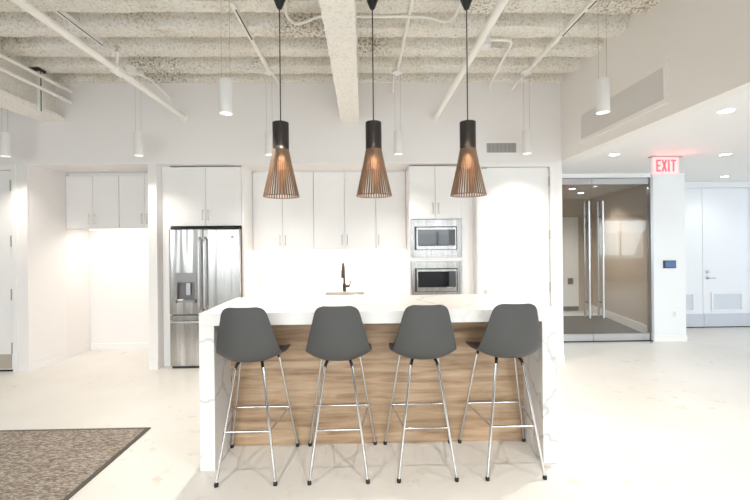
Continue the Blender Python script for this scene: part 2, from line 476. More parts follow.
# glass doors
struct('trim_4', box(bx(4.452, 4.49, 6.10, 6.20, 0, 2.548), XR, 2.60, 6.10, 6.20, 0, 2.548), M['alu'])
for nm, x0, x1, hx in (('door_5', 2.61, 3.548, 3.475), ('door_6', 3.556, 4.448, 3.69)):
    d = sroot(nm, ((x0 + x1) / 2, 6.14, 0))
    obj('glass_pane', bx(x0, x1, 6.145, 6.157, .118, 2.455), M['glass'], d)
    obj('top_rail', bx(x0, x1, 6.13, 6.17, 2.45, 2.54), M['alu'], d)
    obj('bottom_rail', bx(x0, x1, 6.13, 6.17, .022, .125), M['alu'], d)
    obj('door_gap_shade', bx(x0, x1, 6.135, 6.165, .002, .022), M['gap'], d)  # shaded floor gap under the glass door, made as a dark strip
    for yy, sg in ((6.085, 1), (6.217, -1)):
        h = obj('pull_bar', tube(BM(), [(hx, yy, .385), (hx, yy, 2.185)], .016, 12), M['alu'], d, True)
        for z in (.62, 1.95):
            obj('standoff', tube(BM(), [(hx, yy, z), (hx, 6.151 - sg * .006, z)], .009, 8), M['chrome'], h, True)
# lobby behind the glass
bm = BM()
a = [(4.67, 6.25), (5.12, 9.0), (5.35, 9.0), (5.35, 7.3), (5.01, 7.1), (5.01, 6.25)]
lo = [bm.verts.new((x, y, 0)) for x, y in a]; hi = [bm.verts.new((x, y, 2.61)) for x, y in a]
bm.faces.new(lo); bm.faces.new(hi)
for k in range(6): bm.faces.new((lo[k], lo[(k + 1) % 6], hi[(k + 1) % 6], hi[k]))
struct('wall_lobby', bm, M['taupe'])
struct('wall_lobby_back', bx(2.3, 5.35, 9.0, 9.2, 0, 2.6), M['taupe'])
struct('wall_lobby_left', bx(2.40, 2.575, 6.35, 9.0, 0, 2.6), M['taupe'])
struct('ceiling_lobby', box(bx(2.4, 5.0, 6.2, 7.25, 2.52, 2.6), 2.4, 5.35, 7.25, 9.2, 2.52, 2.6), M['beige_ceiling'])
bm = BM()
q = [(4.668, 6.255), (5.119, 8.995), (5.102, 8.998), (4.651, 6.255)]
lo = [bm.verts.new((x, y, 0)) for x, y in q]; hi = [bm.verts.new((x, y, .15)) for x, y in q]
bm.faces.new(lo); bm.faces.new(hi)
for k in range(4): bm.faces.new((lo[k], lo[(k + 1) % 4], hi[(k + 1) % 4], hi[k]))
struct('baseboard_lobby', bm, M['trim'])
d = sroot('door_7', (4.42, 9.0, 0))
obj('leaf', bx(3.97, 4.87, 8.965, 8.995, .02, 2.12), M['door'], d, bevel=.003)
obj('kick_plate', bx(3.98, 4.86, 8.955, 8.965, .02, .10), M['cavity'], d)
obj('sign_plate', bx(4.62, 4.74, 8.957, 8.965, .60, .74), M['panel_grey'], d)
bm = BM()
q = [(2.58, 6.22), (4.64, 6.22), (4.985, 8.3), (2.58, 8.3)]
lo = [bm.verts.new((x, y, 0)) for x, y in q]; hi = [bm.verts.new((x, y, .008)) for x, y in q]
bm.faces.new(lo); bm.faces.new(hi)
for k in range(4): bm.faces.new((lo[k], lo[(k + 1) % 4], hi[(k + 1) % 4], hi[k]))
tag(obj('carpet', bm, M['carpet']), 'dark brown carpet on the floor behind the glass doors', 'carpet')

# rear wall with its windows (behind the photographer; daylight comes in here)
wins = [(-5.6, -3.7), (-3.2, -1.3), (-.8, 1.1), (1.6, 3.5), (4.3, 5.9), (6.3, 7.7), (9.2, 11.1)]
bm = bx(XL - .2, XE + .2, YR - .2, YR, 0, .85); box(bm, XL - .2, XE + .2, YR - .2, YR, 2.5, 3.85)
prev = XL - .2
for a, b in wins:
    box(bm, prev, a, YR - .2, YR, .85, 2.5); prev = b
box(bm, prev, XE + .2, YR - .2, YR, .85, 2.5)
struct('wall_rear', bm, M['rear_paint'])
for i, (a, b) in enumerate(wins):
    w = sroot('window_%d' % (i + 1), ((a + b) / 2, YR, .85))
    bm = bx(a, b, YR - .14, YR - .06, .85, .90); box(bm, a, b, YR - .14, YR - .06, 2.45, 2.5)
    for x in (a, (a + b) / 2 - .025, b - .05): box(bm, x, x + .05, YR - .14, YR - .06, .90, 2.45)
    obj('window_frame', bm, M['alu'], w)
    obj('glass_pane', bx(a + .05, b - .05, YR - .105, YR - .095, .90, 2.45), M['glass'], w)
    W = light('AREA', 'daylight', ((a + b) / 2, YR - .25, 1.68), (16 if b < 9 else 12) * (b - a), (.90, .95, 1), (PI / 2 - .6, 0, 0), shape='RECTANGLE', size=b - a, size_y=1.65, spread=2.0)

# ------------------------------------------------------------------ entrance mat
t = thing('entrance_mat', (-2.8, 2.0, 0), 'brown woven entrance mat with a dark border on the floor at left', 'mat')
obj('mat_field', bx(-3.98, -1.865, .53, 3.434, 0, .012), M['mat'], t)
bm = bx(-4.01, -1.835, 3.434, 3.464, 0, .010); box(bm, -1.865, -1.835, .50, 3.434, 0, .010); box(bm, -4.01, -3.98, .50, 3.434, 0, .010); box(bm, -3.98, -1.865, .50, .53, 0, .010)
obj('mat_border', bm, M['mat_edge'], t)

# ------------------------------------------------------------------ island
t = thing('kitchen_island', (.1, 3.2, 0), 'kitchen island with white veined waterfall top and oak front panel', 'kitchen island')
IY0, IY1 = 2.79, 3.645
obj('countertop', bx(-1.144, 1.355, IY0, IY1, 1.003, 1.091), M['marble'], t, bevel=.003)
obj('side_panel', bx(-1.144, -1.04, IY0, IY1, 0, 1.003), M['marble'], t, bevel=.003)
obj('side_panel', bx(1.252, 1.355, IY0, IY1, 0, 1.003), M['marble'], t, bevel=.003)
tag(obj('front_panel', bx(-1.04, 1.252, 3.13, 3.15, 0, 1.003), M['wood'], t), 'light oak front panel with horizontal grain')
obj('cabinet_body', bx(-1.04, 1.252, 3.15, IY1 - .03, .0, 1.0), M['cabinet'], t)
for k in range(4):
    x0 = -1.036 + k * .5722
    obj('door', bx(x0, x0 + .566, IY1 - .03, IY1 - .012, .1, .99), M['cabinet'], t, bevel=.002)

# ------------------------------------------------------------------ bar stools
def make_stool():
    t = thing('bar_stool', (0, 0, 0), '', 'bar stool', 'charcoal bar stools at the island')
    prof = [(.232, .768, .165, 0), (.226, .787, .195, .002), (.175, .799, .221, .010), (.08, .793, .228, .022), (-.02, .782, .228, .036),
            (-.10, .772, .226, .056), (-.165, .772, .222, .072), (-.212, .802, .217, .074), (-.236, .865, .208, .062), (-.254, .95, .187, .048), (-.268, 1.03, .166, .040),
            (-.279, 1.095, .151, .032), (-.286, 1.132, .139, .025), (-.289, 1.151, .118, .018), (-.291, 1.161, .088, .010)]
    bm = BM(); rows = []; n = 14
    for i, (y, z, w, c) in enumerate(prof):
        a = prof[max(i - 1, 0)]; b = prof[min(i + 1, len(prof) - 1)]
        ty, tz = b[0] - a[0], b[1] - a[1]; L = math.hypot(ty, tz)
        ny, nz = tz / L, -ty / L                   # towards the sitter
        if i < 2: ny, nz = 0, 1
        row = []
        for j in range(n + 1):
            s = -1 + 2 * j / n
            k = abs(s) ** 2.4 * c
            row.append(bm.verts.new((w * s, y + ny * k, z + nz * k)))
        rows.append(row)
    for a, b in zip(rows, rows[1:]):
        for j in range(n): bm.faces.new((a[j], a[j + 1], b[j + 1], b[j]))
    o = obj('seat_shell', bm, M['shell'], t, True)
    m = o.modifiers.new('Subdivision', 'SUBSURF'); m.levels = m.render_levels = 2
    m = o.modifiers.new('Solidify', 'SOLIDIFY'); m.thickness = .007; m.offset = 0
    me = o.data
    for e in me.edges: pass
    obj('seat_mount', bx(-.075, .075, -.10, -.07, .760, .774), M['black'], t, bevel=.004)
    obj('seat_mount', bx(-.13, .13, .09, .13, .765, .783), M['black'], t, bevel=.004)
    for sx in (-1, 1):
        for foot, topp, pin in (((.19, -.25), (.093, -.145, .735), (.072, -.095, .772)), ((.2525, .25), (.14, .14, .738), (.12, .11, .776))):
            lg = obj('leg', tube(BM(), [(sx * foot[0], foot[1], .016), (sx * topp[0], topp[1], topp[2])], .0092, 12), M['chrome'], t, True)
            obj('foot_cap', lathe(BM(), [(.013, 0), (.014, .004), (.0135, .02), (.010, .026)], (sx * foot[0], foot[1], 0), 14), M['rubber'], lg, True)
            obj('bracket', tube(BM(), [(sx * topp[0], topp[1], topp[2] - .012), (sx * (topp[0] * .93), topp[1] * .95, topp[2] + .015), (sx * pin[0], pin[1], pin[2])], .0105, 10), M['black'], lg, True)
    zr = .33
    R = [(-.1464, -.2028), (.1464, -.2028), (.2024, .2009), (-.2024, .2009)]
    for k in range(4):
        p, q = R[k], R[(k + 1) % 4]
        obj('footrest_bar', tube(BM(), [(p[0], p[1], zr), (q[0], q[1], zr)], .0072, 10), M['chrome'], t, True)
    return t
st = make_stool()
slabels = ['charcoal bar stool farthest left, by the fridge end of the island',
           'second charcoal bar stool from the left, in front of the sink',
           'third charcoal bar stool from the left, below the microwaves',
           'charcoal bar stool farthest right, nearest the glass doors']
sx = [-.778, -.177, .406, .989]
for k in range(4):
    o = st if k == 0 else dup(st, (0, 0, 0))
    o.location = (sx[k], 2.86, 0); o['label'] = slabels[k]

# ------------------------------------------------------------------ pendant lamps over the island
def make_pendant():
    t = thing('pendant_lamp', (0, 0, 0), '', 'pendant lamp', 'slatted pendant lamps over the island')
    # root at the underside of the shade; z measured from there
    obj('canopy', lathe(BM(), [(.012, 1.470), (.020, 1.478), (.064, 1.59), (.070, 1.72)], (0, 0, 0), 24), M['black'], t, True)
    obj('cord', tube(BM(), [(0, 0, .56), (0, 0, 1.48)], .0045, 8), M['black'], t, True)
    ns = 40
    def slat(bm, pts, w, th):
        for k in range(ns):
            a = 2 * PI * k / ns; ca, sa = math.cos(a), math.sin(a)
            prev = None
            for r, z in pts:
                q = []
                for dr, dt in ((-th / 2, -w / 2), (th / 2, -w / 2), (th / 2, w / 2), (-th / 2, w / 2)):
                    q.append(bm.verts.new(((r + dr) * ca - dt * sa, (r + dr) * sa + dt * ca, z)))
                if prev:
                    for i in range(4): bm.faces.new((prev[i], prev[(i + 1) % 4], q[(i + 1) % 4], q[i]))
                else: bm.faces.new(q)
                prev = q
            bm.faces.new(prev)
        return bm
    obj('neck', slat(BM(), [(.0605, .362), (.0605, .42), (.0605, .50), (.0605, .580)], .0090, .004), M['shade_black'], t)
    obj('shade', slat(BM(), [(.138, .006), (.118, .095), (.087, .235), (.070, .32), (.0612, .368)], .0108, .003), M['walnut'], t)
    obj('shade_ring', lathe(BM(), [(.1365, 0), (.142, 0), (.142, .007), (.1365, .007), (.1365, 0)], (0, 0, 0), 48, cap=False), M['walnut'], t, True)
    obj('spacer_ring', lathe(BM(), [(.079, .228), (.083, .228), (.083, .234), (.079, .234), (.079, .228)], (0, 0, 0), 36, cap=False), M['walnut'], t, True)
    obj('top_cap', lathe(BM(), [(.058, .568), (.0580, .580), (.012, .585), (.007, .60)], (0, 0, 0), 32), M['black'], t, True)
    obj('socket', lathe(BM(), [(.018, .50), (.02, .53), (.012, .575)], (0, 0, 0), 16), M['black'], t, True)
    obj('bulb', lathe(BM(), [(.004, .412), (.016, .418), (.024, .435), (.022, .46), (.013, .485), (.012, .50)], (0, 0, 0), 20), M['bulb'], t, True)
    return t
pd = make_pendant()
for k, (x, lb) in enumerate(((-.640, 'slatted walnut pendant lamp on the left, by the fridge'), (.088, 'slatted walnut pendant lamp in the middle of three, beside the beam'),
                             (.834, 'slatted walnut pendant lamp on the right, before the microwaves'))):
    o = pd if k == 0 else dup(pd, (0, 0, 0))
    o.location = (x, 3.15, 1.936); o['label'] = lb
    light('POINT', 'pendant_glow', (x, 3.15, 2.31), 9, (1, .84, .66), shadow_soft_size=.025)

# ------------------------------------------------------------------ white cylinder lights on twin wires
def make_cyl():
    t = thing('cylinder_light', (0, 0, 0), '', 'hanging light', 'white cylinder lights hung on wires')
    obj('housing', lathe(BM(), [(.026, .036), (.047, 0), (.0515, 0), (.0515, .268), (.049, .272)], (0, 0, 0), 28, cap=False), M['white_metal'], t, True)
    obj('cap', lathe(BM(), [(.0495, .262), (.049, .273)], (0, 0, 0), 28), M['white_metal'], t, True)
    obj('lens', lathe(BM(), [(.028, .034), (.028, .040)], (0, 0, 0), 24), M['lens'], t)
    for s in (-1, 1):
        obj('wire', tube(BM(), [(s * .034, 0, .27), (s * .034, 0, .965)], .0016, 6), M['wire'], t)
    obj('canopy', lathe(BM(), [(.058, .962), (.064, .968), (.064, .99), (.05, 1.0)], (0, 0, 0), 24), M['white_metal'], t, True)
    return t
cy = make_cyl()
spots = [(-4.17, 4.76, 'white cylinder light hung by the left beam, above the left door'),
         (-2.632, 4.76, 'white cylinder light hung above the post left of the fridge'),
         (-1.10, 4.76, 'white cylinder light hung by the wall, behind the left pendant lamp'),
         (.425, 4.76, 'white cylinder light hung by the wall, right of the middle pendant lamp'),
         (1.973, 4.76, 'white cylinder light hung by the wall, right of the small wall vent'),
         (-1.10, 3.26, 'larger looking white cylinder light hung left of the left pendant lamp'),
         (1.988, 3.26, 'white cylinder light hung before the long wall grille'),
         (-1.10, 1.62, 'white cylinder light hung nearer the room, left of the stools'),
         (.43, 1.62, 'white cylinder light hung nearer the room, before the middle stools'),
         (1.988, 1.62, 'white cylinder light hung nearer the room, before the right stools')]
for k, (x, y, lb) in enumerate(spots):
    o = cy if k == 0 else dup(cy, (0, 0, 0))
    o.location = (x, y, 2.625); o['label'] = lb
    light('SPOT', 'cylinder_beam', (x, y, 2.622), (25 if y > 4 else 54 if y > 2 else 38), WARM, spot_size=math.radians(114 if y > 4 else 130), spot_blend=1, shadow_soft_size=.018)

# ------------------------------------------------------------------ cabinets
def handle(bm, x, y, z0, z1):
    tube(bm, [(x, y - .028, z0), (x, y - .028, z1)], .0055, 8)
    for z in (z0 + .012, z1 - .012): tube(bm, [(x, y - .028, z), (x, y, z)], .005, 8)
    return bm
def cabinet(name, label, x0, x1, y0, y1, z0, z1, doors, group, hz, body=True):
    """doors: list of (xa, xb, handle_x)"""
    t = thing(name, ((x0 + x1) / 2, y1, z0), label, 'cabinet', group)
    obj('body', bx(x0, x1, y0 + .02, y1, z0, z1), M['cab_inner'], t)
    for xa, xb, hx in doors:
        d = obj('door', bx(xa + .0022, xb - .0022, y0, y0 + .019, z0 + .002, z1 - .002), M['cabinet'], t, bevel=.0015)
        obj('handle', handle(BM(), hx, y0, hz[0], hz[1]), M['nickel'], d, True)
    return t
g = 'white wall cabinets over the worktop'
cabinet('wall_cabinet', 'white two-door wall cabinet beside the fridge, left end of the row', -1.553, -.701, WY, 6.05, 1.483, 2.585,
        [(-1.553, -1.135, -1.172), (-1.135, -.701, -1.096)], g, (1.548, 1.693))
cabinet('wall_cabinet', 'white two-door wall cabinet above the faucet, middle of the row', -.699, .178, WY, 6.05, 1.483, 2.585,
        [(-.699, -.262, -.301), (-.262, .178, -.226)], g, (1.548, 1.693))
cabinet('wall_cabinet', 'white single-door wall cabinet beside the microwave cabinet', .180, .604, WY, 6.05, 1.483, 2.585, [(.180, .604, .218)], g, (1.548, 1.693))
g = 'white wall cabinets in the left recess'
cabinet('wall_cabinet', 'white two-door cabinet at the left end of the empty recess', -4.135, -3.410, WY, 6.13, 1.812, 2.548,
        [(-4.135, -3.770, -3.814), (-3.770, -3.410, -3.738)], g, (1.872, 2.012))
cabinet('wall_cabinet', 'white cabinet in the empty recess, partly behind the post', -3.406, -2.723, WY, 6.13, 1.812, 2.548,
        [(-3.406, -3.055, -3.092), (-3.055, -2.723, -3.020)], g, (1.872, 2.012))
struct('trim_5', bx(-4.137, -2.72, WY + .05, 6.13, 2.552, 2.6), M['cabinet'])
struct('trim_6', bx(-1.553, .604, WY + .01, 6.05, 2.588, 2.6), M['cabinet'])
BK = 6.027
# fridge surround with doors above
KY = 5.25
t = cabinet('fridge_cabinet', 'white two-door cabinet above the steel fridge', -2.505, -1.585, KY, BK, 1.815, 2.585,
            [(-2.505, -2.045, -2.087), (-2.045, -1.585, -2.012)], None, (1.890, 2.025))
obj('side_panel', bx(-2.611, -2.507, KY + .01, BK, 0, 2.598), M['cabinet'], t)
obj('side_panel', bx(-1.583, -1.555, KY, BK, 0, 2.598), M['cabinet'], t)
# tall microwave cabinet
t = thing('tall_cabinet', (.95, BK, 0), 'tall white cabinet holding two steel microwaves', 'cabinet')
TX0, TX1 = .608, 1.296
bm = bx(TX0, TX0 + .02, KY + .02, BK, 0, 2.585); box(bm, TX1 - .02, TX1, KY + .02, BK, 0, 2.585)
for z0, z1 in ((0, .80), (1.335, 1.365), (1.878, 1.90), (2.565, 2.585)): box(bm, TX0 + .02, TX1 - .02, KY + .02, BK, z0, z1)
box(bm, TX0 + .02, TX1 - .02, BK - .02, BK, .80, 2.565)
obj('body', bm, M['cabinet'], t)
bm = bx(TX0, TX1, KY, KY + .02, 1.325, 1.377); box(bm, TX0, TX1, KY, KY + .02, .79, .828)
obj('filler', bm, M['cabinet'], t)
for xa, xb, hx in ((TX0 + .012, .951, .917), (.951, TX1, .992)):
    d = obj('door', bx(xa + .002, xb - .002, KY, KY + .019, 1.883, 2.57), M['cabinet'], t, bevel=.0015)
    obj('handle', handle(BM(), hx, KY, 1.945, 2.092), M['nickel'], d, True)
for xa, xb, hx in ((TX0, .951, .917), (.951, TX1, .992)):
    d = obj('door', bx(xa + .002, xb - .002, KY, KY + .019, .1, .787), M['cabinet'], t, bevel=.0015)
    obj('handle', handle(BM(), hx, KY, .60, .745), M['nickel'], d, True)
struct('trim_7', bx(1.298, 1.449, KY + .012, BK, 0, 2.6), M['cabinet'])
# microwaves
def microwave(zb, label):
    t = thing('microwave', (.953, KY + .3, zb), label, 'microwave', 'built-in steel microwaves')
    zt = zb + .493; x0, x1 = .628, 1.278; y = KY - .012
    a, b, c, e = .670, 1.233, zb + .093, zb + .403
    bm = bx(x0, x1, y, KY, zb, c); box(bm, x0, x1, y, KY, e, zt); box(bm, x0, a, y, KY, c, e); box(bm, b, x1, y, KY, c, e)
    obj('trim_kit', bm, M['steel'], t)
    obj('oven_body', bx(a, b, y + .006, KY + .4, c, e), M['dark_plastic'], t)
    dr = obj('door', bx(a + .022, b - .014, y - .014, y + .006, c + .006, e - .012), M['steel'], t, bevel=.003)
    obj('window', bx(a + .040, b - .026, y - .0165, y - .014, c + .066, e - .042), M['dark_glass'], dr)
    obj('badge', bx(.945, .962, y - .0155, y - .014, c + .030, c + .042), M['panel_grey'], dr)
    obj('handle', tube(BM(), [(a + .05, y - .03, c + .060), (b - .04, y - .03, c + .060)], .007, 8), M['steel'], dr, True)
    obj('control_panel', bx(b - .115, b - .030, y - .0172, y - .0165, c + .070, e - .046), M['dark_plastic'], dr)
    return t
microwave(1.379, 'upper of the two built-in steel microwaves')
microwave(.830, 'lower of the two built-in steel microwaves, just above the island top')

# base cabinets, worktop, sink, faucet, rail
g = 'white base cabinets under the worktop'
for k, lb in enumerate(('base cabinet beside the fridge, hidden behind the island', 'base cabinet under the sink, hidden behind the island', 'base cabinet beside the tall microwave cabinet')):
    x0 = -1.553 + k * .7197; x1 = x0 + .7177
    t = thing('base_cabinet', ((x0 + x1) / 2, BK, 0), 'white ' + lb, 'cabinet', g)
    bm = bx(x0, x0 + .018, KY + .045, BK, .1, .858); box(bm, x1 - .018, x1, KY + .045, BK, .1, .858)
    box(bm, x0 + .018, x1 - .018, KY + .045, BK, .1, .118); box(bm, x0 + .018, x1 - .018, (BK - .02), BK, .118, .858)
    box(bm, x0, x1, KY + .09, KY + .105, 0, .1)
    obj('body', bm, M['cab_inner'], t)
    for xa, xb, hx in ((x0, (x0 + x1) / 2, (x0 + x1) / 2 - .04), ((x0 + x1) / 2, x1, (x0 + x1) / 2 + .04)):
        d = obj('door', bx(xa + .002, xb - .002, KY + .025, KY + .044, .102, .855), M['cabinet'], t, bevel=.0015)
        obj('handle', handle(BM(), hx, KY + .025, .65, .80), M['nickel'], d, True)
SX0, SX1, SY0, SY1 = -.525, .002, 5.315, 5.62
bm = bx(-1.553, .606, KY, SY0, .86, .89); box(bm, -1.553, .606, SY1, 6.05, .86, .89); box(bm, -1.553, SX0, SY0, SY1, .86, .89); box(bm, SX1, .606, SY0, SY1, .86, .89)
tag(obj('worktop', bm, M['marble']), 'white stone worktop along the kitchen wall, behind the island', 'worktop')
bm = bx(SX0 - .012, SX1 + .012, SY0 - .012, SY1 + .012, .66, .672)
box(bm, SX0 - .012, SX0, SY0 - .012, SY1 + .012, .672, .859); box(bm, SX1, SX1 + .012, SY0 - .012, SY1 + .012, .672, .859)
box(bm, SX0, SX1, SY0 - .012, SY0, .672, .859); box(bm, SX0, SX1, SY1, SY1 + .012, .672, .859)
t = thing('sink', (-.26, 5.47, .66), 'undermount steel sink in the worktop under the faucet', 'sink')
obj('basin', bm, M['nickel'], t)
obj('drain', lathe(BM(), [(.04, .672), (.04, .675), (.02, .676)], (-.26, 5.47, 0), 18), M['chrome'], t)
t = thing('faucet', (-.278, 5.70, .89), 'dark bronze faucet standing behind the sink', 'faucet')
obj('faucet_body', lathe(BM(), [(.030, .89), (.030, .90), (.025, .905), (.025, .995), (.020, 1.003)], (-.278, 5.70, 0), 20), M['bronze'], t, True)
obj('spout', tube(BM(), spline([(-.278, 5.70, 1.0), (-.28, 5.70, 1.14), (-.284, 5.695, 1.24), (-.287, 5.665, 1.283), (-.29, 5.62, 1.285), (-.293, 5.585, 1.24), (-.295, 5.575, 1.19)], 6), .0145, 12), M['bronze'], t, True)
obj('spray_head', lathe(BM(), [(.016, 1.09), (.020, 1.10), (.020, 1.18), (.015, 1.20)], (-.295, 5.574, 0), 16), M['bronze'], t, True)
obj('faucet_lever', tube(tube(BM(), [(-.27, 5.69, .965), (-.205, 5.675, .965)], .017, 12), [(-.208, 5.675, .965), (-.196, 5.672, 1.0), (-.190, 5.67, 1.045)], .0075, 8), M['bronze'], t, True)
t = thing('towel_rail', (.519, 6.05, 1.1), 'slim white vertical rail on the kitchen wall right of the faucet', 'rail')
obj('rail', tube(BM(), [(.519, 6.01, 1.11), (.519, 6.01, 1.332)], .007, 10), M['alu'], t, True)
for z in (1.118, 1.325): obj('mount', tube(BM(), [(.519, 6.01, z), (.519, 6.05, z)], .016, 12), M['white_metal'], t, True)
# LED strips below the wall cabinets
for x0, x1, z, lb in ((-1.50, .56, 1.483, 'thin LED strip under the wall cabinets over the worktop'), (-3.9, -2.85, 1.812, 'thin LED strip under the cabinets in the left recess')):
    t = thing('cabinet_light_strip', ((x0 + x1) / 2, WY + .12, z - .012), lb, 'light')
    obj('strip_housing', bx(x0, x1, WY + .10, WY + .14, z - .006, z), M['white_metal'], t)
    obj('diffuser', bx(x0 + .01, x1 - .01, WY + .104, WY + .136, z - .011, z - .006), M['led'], t)
    light('AREA', 'cabinet_strip_glow', ((x0 + x1) / 2, WY + .12, z - .014), (2.2 if x0 > -2 else 3.4) * (x1 - x0), WARM, (math.radians(12), 0, 0), shape='RECTANGLE', size=x1 - x0, size_y=.05)

# ------------------------------------------------------------------ refrigerator
t = thing('refrigerator', (-2.03, 5.6, 0), 'stainless french door refrigerator left of the island', 'refrigerator')
FX0, FX1, FY = -2.468, -1.583, 5.135
obj('case', bx(FX0 + .006, FX1 - .006, FY + .07, 5.95, .03, 1.765), M['panel_grey'], t)
obj('top_gap_shade', bx(FX0 + .01, FX1 - .01, FY + .02, FY + .20, 1.768, 1.79), M['gap'], t)  # full-width dark strip standing for the shaded gap above the fridge
obj('base_grille', bx(FX0 + .02, FX1 - .02, FY + .012, FY + .08, .0, .028), M['gap'], t)
cx = -2.044
# left door built around the dispenser opening
dx0, dx1, dz0, dz1 = -2.392, -2.128, .838, 1.215
bm = bx(FX0, dx0, FY, FY + .065, .69, 1.765); box(bm, dx1, cx - .003, FY, FY + .065, .69, 1.765); box(bm, dx0, dx1, FY, FY + .065, .69, dz0); box(bm, dx0, dx1, FY, FY + .065, dz1, 1.765)
dl = tag(obj('door', bm, M['fridge_steel'], t), 'left fridge door with water dispenser')
bm = bx(dx0, dx1, FY - .006, FY + .01, 1.095, dz1); box(bm, dx0, dx0 + .02, FY - .006, FY + .01, dz0, 1.095); box(bm, dx1 - .02, dx1, FY - .006, FY + .01, dz0, 1.095); box(bm, dx0, dx1, FY - .006, FY + .01, dz0, dz0 + .035)
obj('dispenser_frame', bm, M['panel_grey'], dl)
obj('dispenser_recess', bx(dx0 + .02, dx1 - .02, FY + .045, FY + .065, dz0 + .035, 1.095), M['cavity'], dl)
obj('dispenser_paddle', bx(-2.267, -2.212, FY + .012, FY + .03, .93, 1.085), M['alu'], dl, bevel=.004)
obj('dispenser_tray', bx(-2.365, -2.30, FY - .008, FY + .04, .862, .88), M['white_metal'], dl)
dr = tag(obj('door', bx(cx + .003, FX1, FY, FY + .065, .69, 1.765), M['fridge_steel'], t, bevel=.006), 'plain right fridge door')
obj('emblem', lathe(BM(), [(.019, -.003), (.019, 0)], (-1.672, FY, 1.668), 20, 'Y'), M['panel_grey'], dr)
for d, x in ((dl, cx - .034), (dr, cx + .034)):
    bm = tube(BM(), spline([(x, FY - .005, 1.66), (x, FY - .05, 1.63), (x, FY - .058, 1.55), (x, FY - .058, .86), (x, FY - .05, .78), (x, FY - .005, .75)], 5), .0125, 12)
    obj('handle', bm, M['alu'], d, True)
dw = obj('freezer_drawer', bx(FX0, FX1, FY, FY + .065, .03, .675), M['fridge_steel'], t, bevel=.006)
bm = tube(BM(), spline([(FX0 + .02, FY - .004, .60), (FX0 + .05, FY - .05, .60), (FX0 + .12, FY - .055, .60), (FX1 - .12, FY - .055, .60), (FX1 - .05, FY - .05, .60), (FX1 - .02, FY - .004, .60)], 5), .014, 12)
obj('handle', bm, M['alu'], dw, True)

# ------------------------------------------------------------------ vents, sign, small wall pieces
t = thing('air_vent', (1.787, D, 2.69), 'small grey louvred air vent on the bulkhead above the right door', 'vent')
bm = bx(1.565, 2.01, D - .012, D, 2.695, 2.719); box(bm, 1.565, 2.01, D - .012, D, 2.843, 2.865); box(bm, 1.565, 1.596, D - .012, D, 2.719, 2.843); box(bm, 1.98, 2.01, D - .012, D, 2.719, 2.843)
obj('vent_frame', bm, M['trim'], t)
obj('vent_back', bx(1.596, 1.98, D - .003, D - .0005, 2.719, 2.843), M['cavity'], t)
bm = BM()
for k in range(22):
    x = 1.602 + k * .0174; box(bm, x, x + .010, D - .011, D - .004, 2.719, 2.843)
obj('vent_blades', bm, M['vent'], t)
t = thing('air_grille', (XR, 4.05, 2.76), 'long white air grille on the right-hand bulkhead', 'grille')
gy0, gy1, gz0, gz1 = 3.343, 4.627, 2.760, 3.040
bm = bx(XR - .014, XR, gy0 - .05, gy1 + .05, gz0 - .04, gz0); box(bm, XR - .014, XR, gy0 - .05, gy1 + .05, gz1, gz1 + .045); box(bm, XR - .014, XR, gy0 - .05, gy0, gz0, gz1); box(bm, XR - .014, XR, gy1, gy1 + .05, gz0, gz1)
obj('grille_frame', bm, M['grille_frame'], t)
obj('grille_back', bx(XR - .002, XR - .0005, gy0, gy1, gz0, gz1), M['grille_back'], t)
bm = BM()
for k in range(25):
    z = gz0 + .001 + k * .0112; box(bm, XR - .011, XR - .004, gy0, gy1, z, z + .0085)
obj('grille_blades', bm, M['grille'], t)

t = thing('exit_sign', (3.755, 4.88, 2.61), 'red lit EXIT sign hanging from the corridor ceiling', 'exit sign')
obj('sign_canopy', bx(3.56, 3.95, 4.845, 4.915, 2.598, 2.61), M['sign_housing'], t)
obj('sign_panel', bx(3.592, 3.908, 4.872, 4.888, 2.398, 2.598), M['sign_face'], t)
bm = bx(3.585, 3.592, 4.868, 4.892, 2.39, 2.592); box(bm, 3.908, 3.915, 4.868, 4.892, 2.39, 2.592); box(bm, 3.585, 3.915, 4.868, 4.892, 2.386, 2.398)
obj('sign_edge', bm, pm('sign_edge', (.8, .5, .5), .4, emit=(1, .35, .35), estr=.35), t)
bm = BM(); y0, y1 = 4.868, 4.872; z0, z1 = 2.420, 2.566
def stroke(x0, zz0, x1, zz1, w):
    d = Vector((x1 - x0, 0, zz1 - zz0)).normalized(); n = Vector((-d.z, 0, d.x)) * (w / 2)
    a, b = Vector((x0, 0, zz0)), Vector((x1, 0, zz1)); q = [a - n, b - n, b + n, a + n]
    f = [bm.verts.new((p.x, y0, p.z)) for p in q]; k = [bm.verts.new((p.x, y1, p.z)) for p in q]
    bm.faces.new(f); bm.faces.new(k)
    for i in range(4): bm.faces.new((f[i], f[(i + 1) % 4], k[(i + 1) % 4], k[i]))
box(bm, 3.632, 3.650, y0, y1, z0, z1)
for z in (z0, (z0 + z1) / 2 - .009, z1 - .018): box(bm, 3.650, 3.688 - (.006 if z0 < z < z1 - .02 else 0), y0, y1, z, z + .018)
stroke(3.708, z0, 3.757, z1, .019); stroke(3.757, z0, 3.708, z1, .0191)
box(bm, 3.780, 3.798, y0, y1, z0, z1)
box(bm, 3.839, 3.857, y0, y1, z0, z1); box(bm, 3.816, 3.880, y0 + .0003, y1, z1 - .018, z1)
obj('lettering', bm, M['sign_red'], t)
light('AREA', 'exit_sign_glow', (3.755, 4.86, 2.49), .5, (1, .12, .12), (math.radians(115), 0, PI), shape='RECTANGLE', size=.3, size_y=.16)

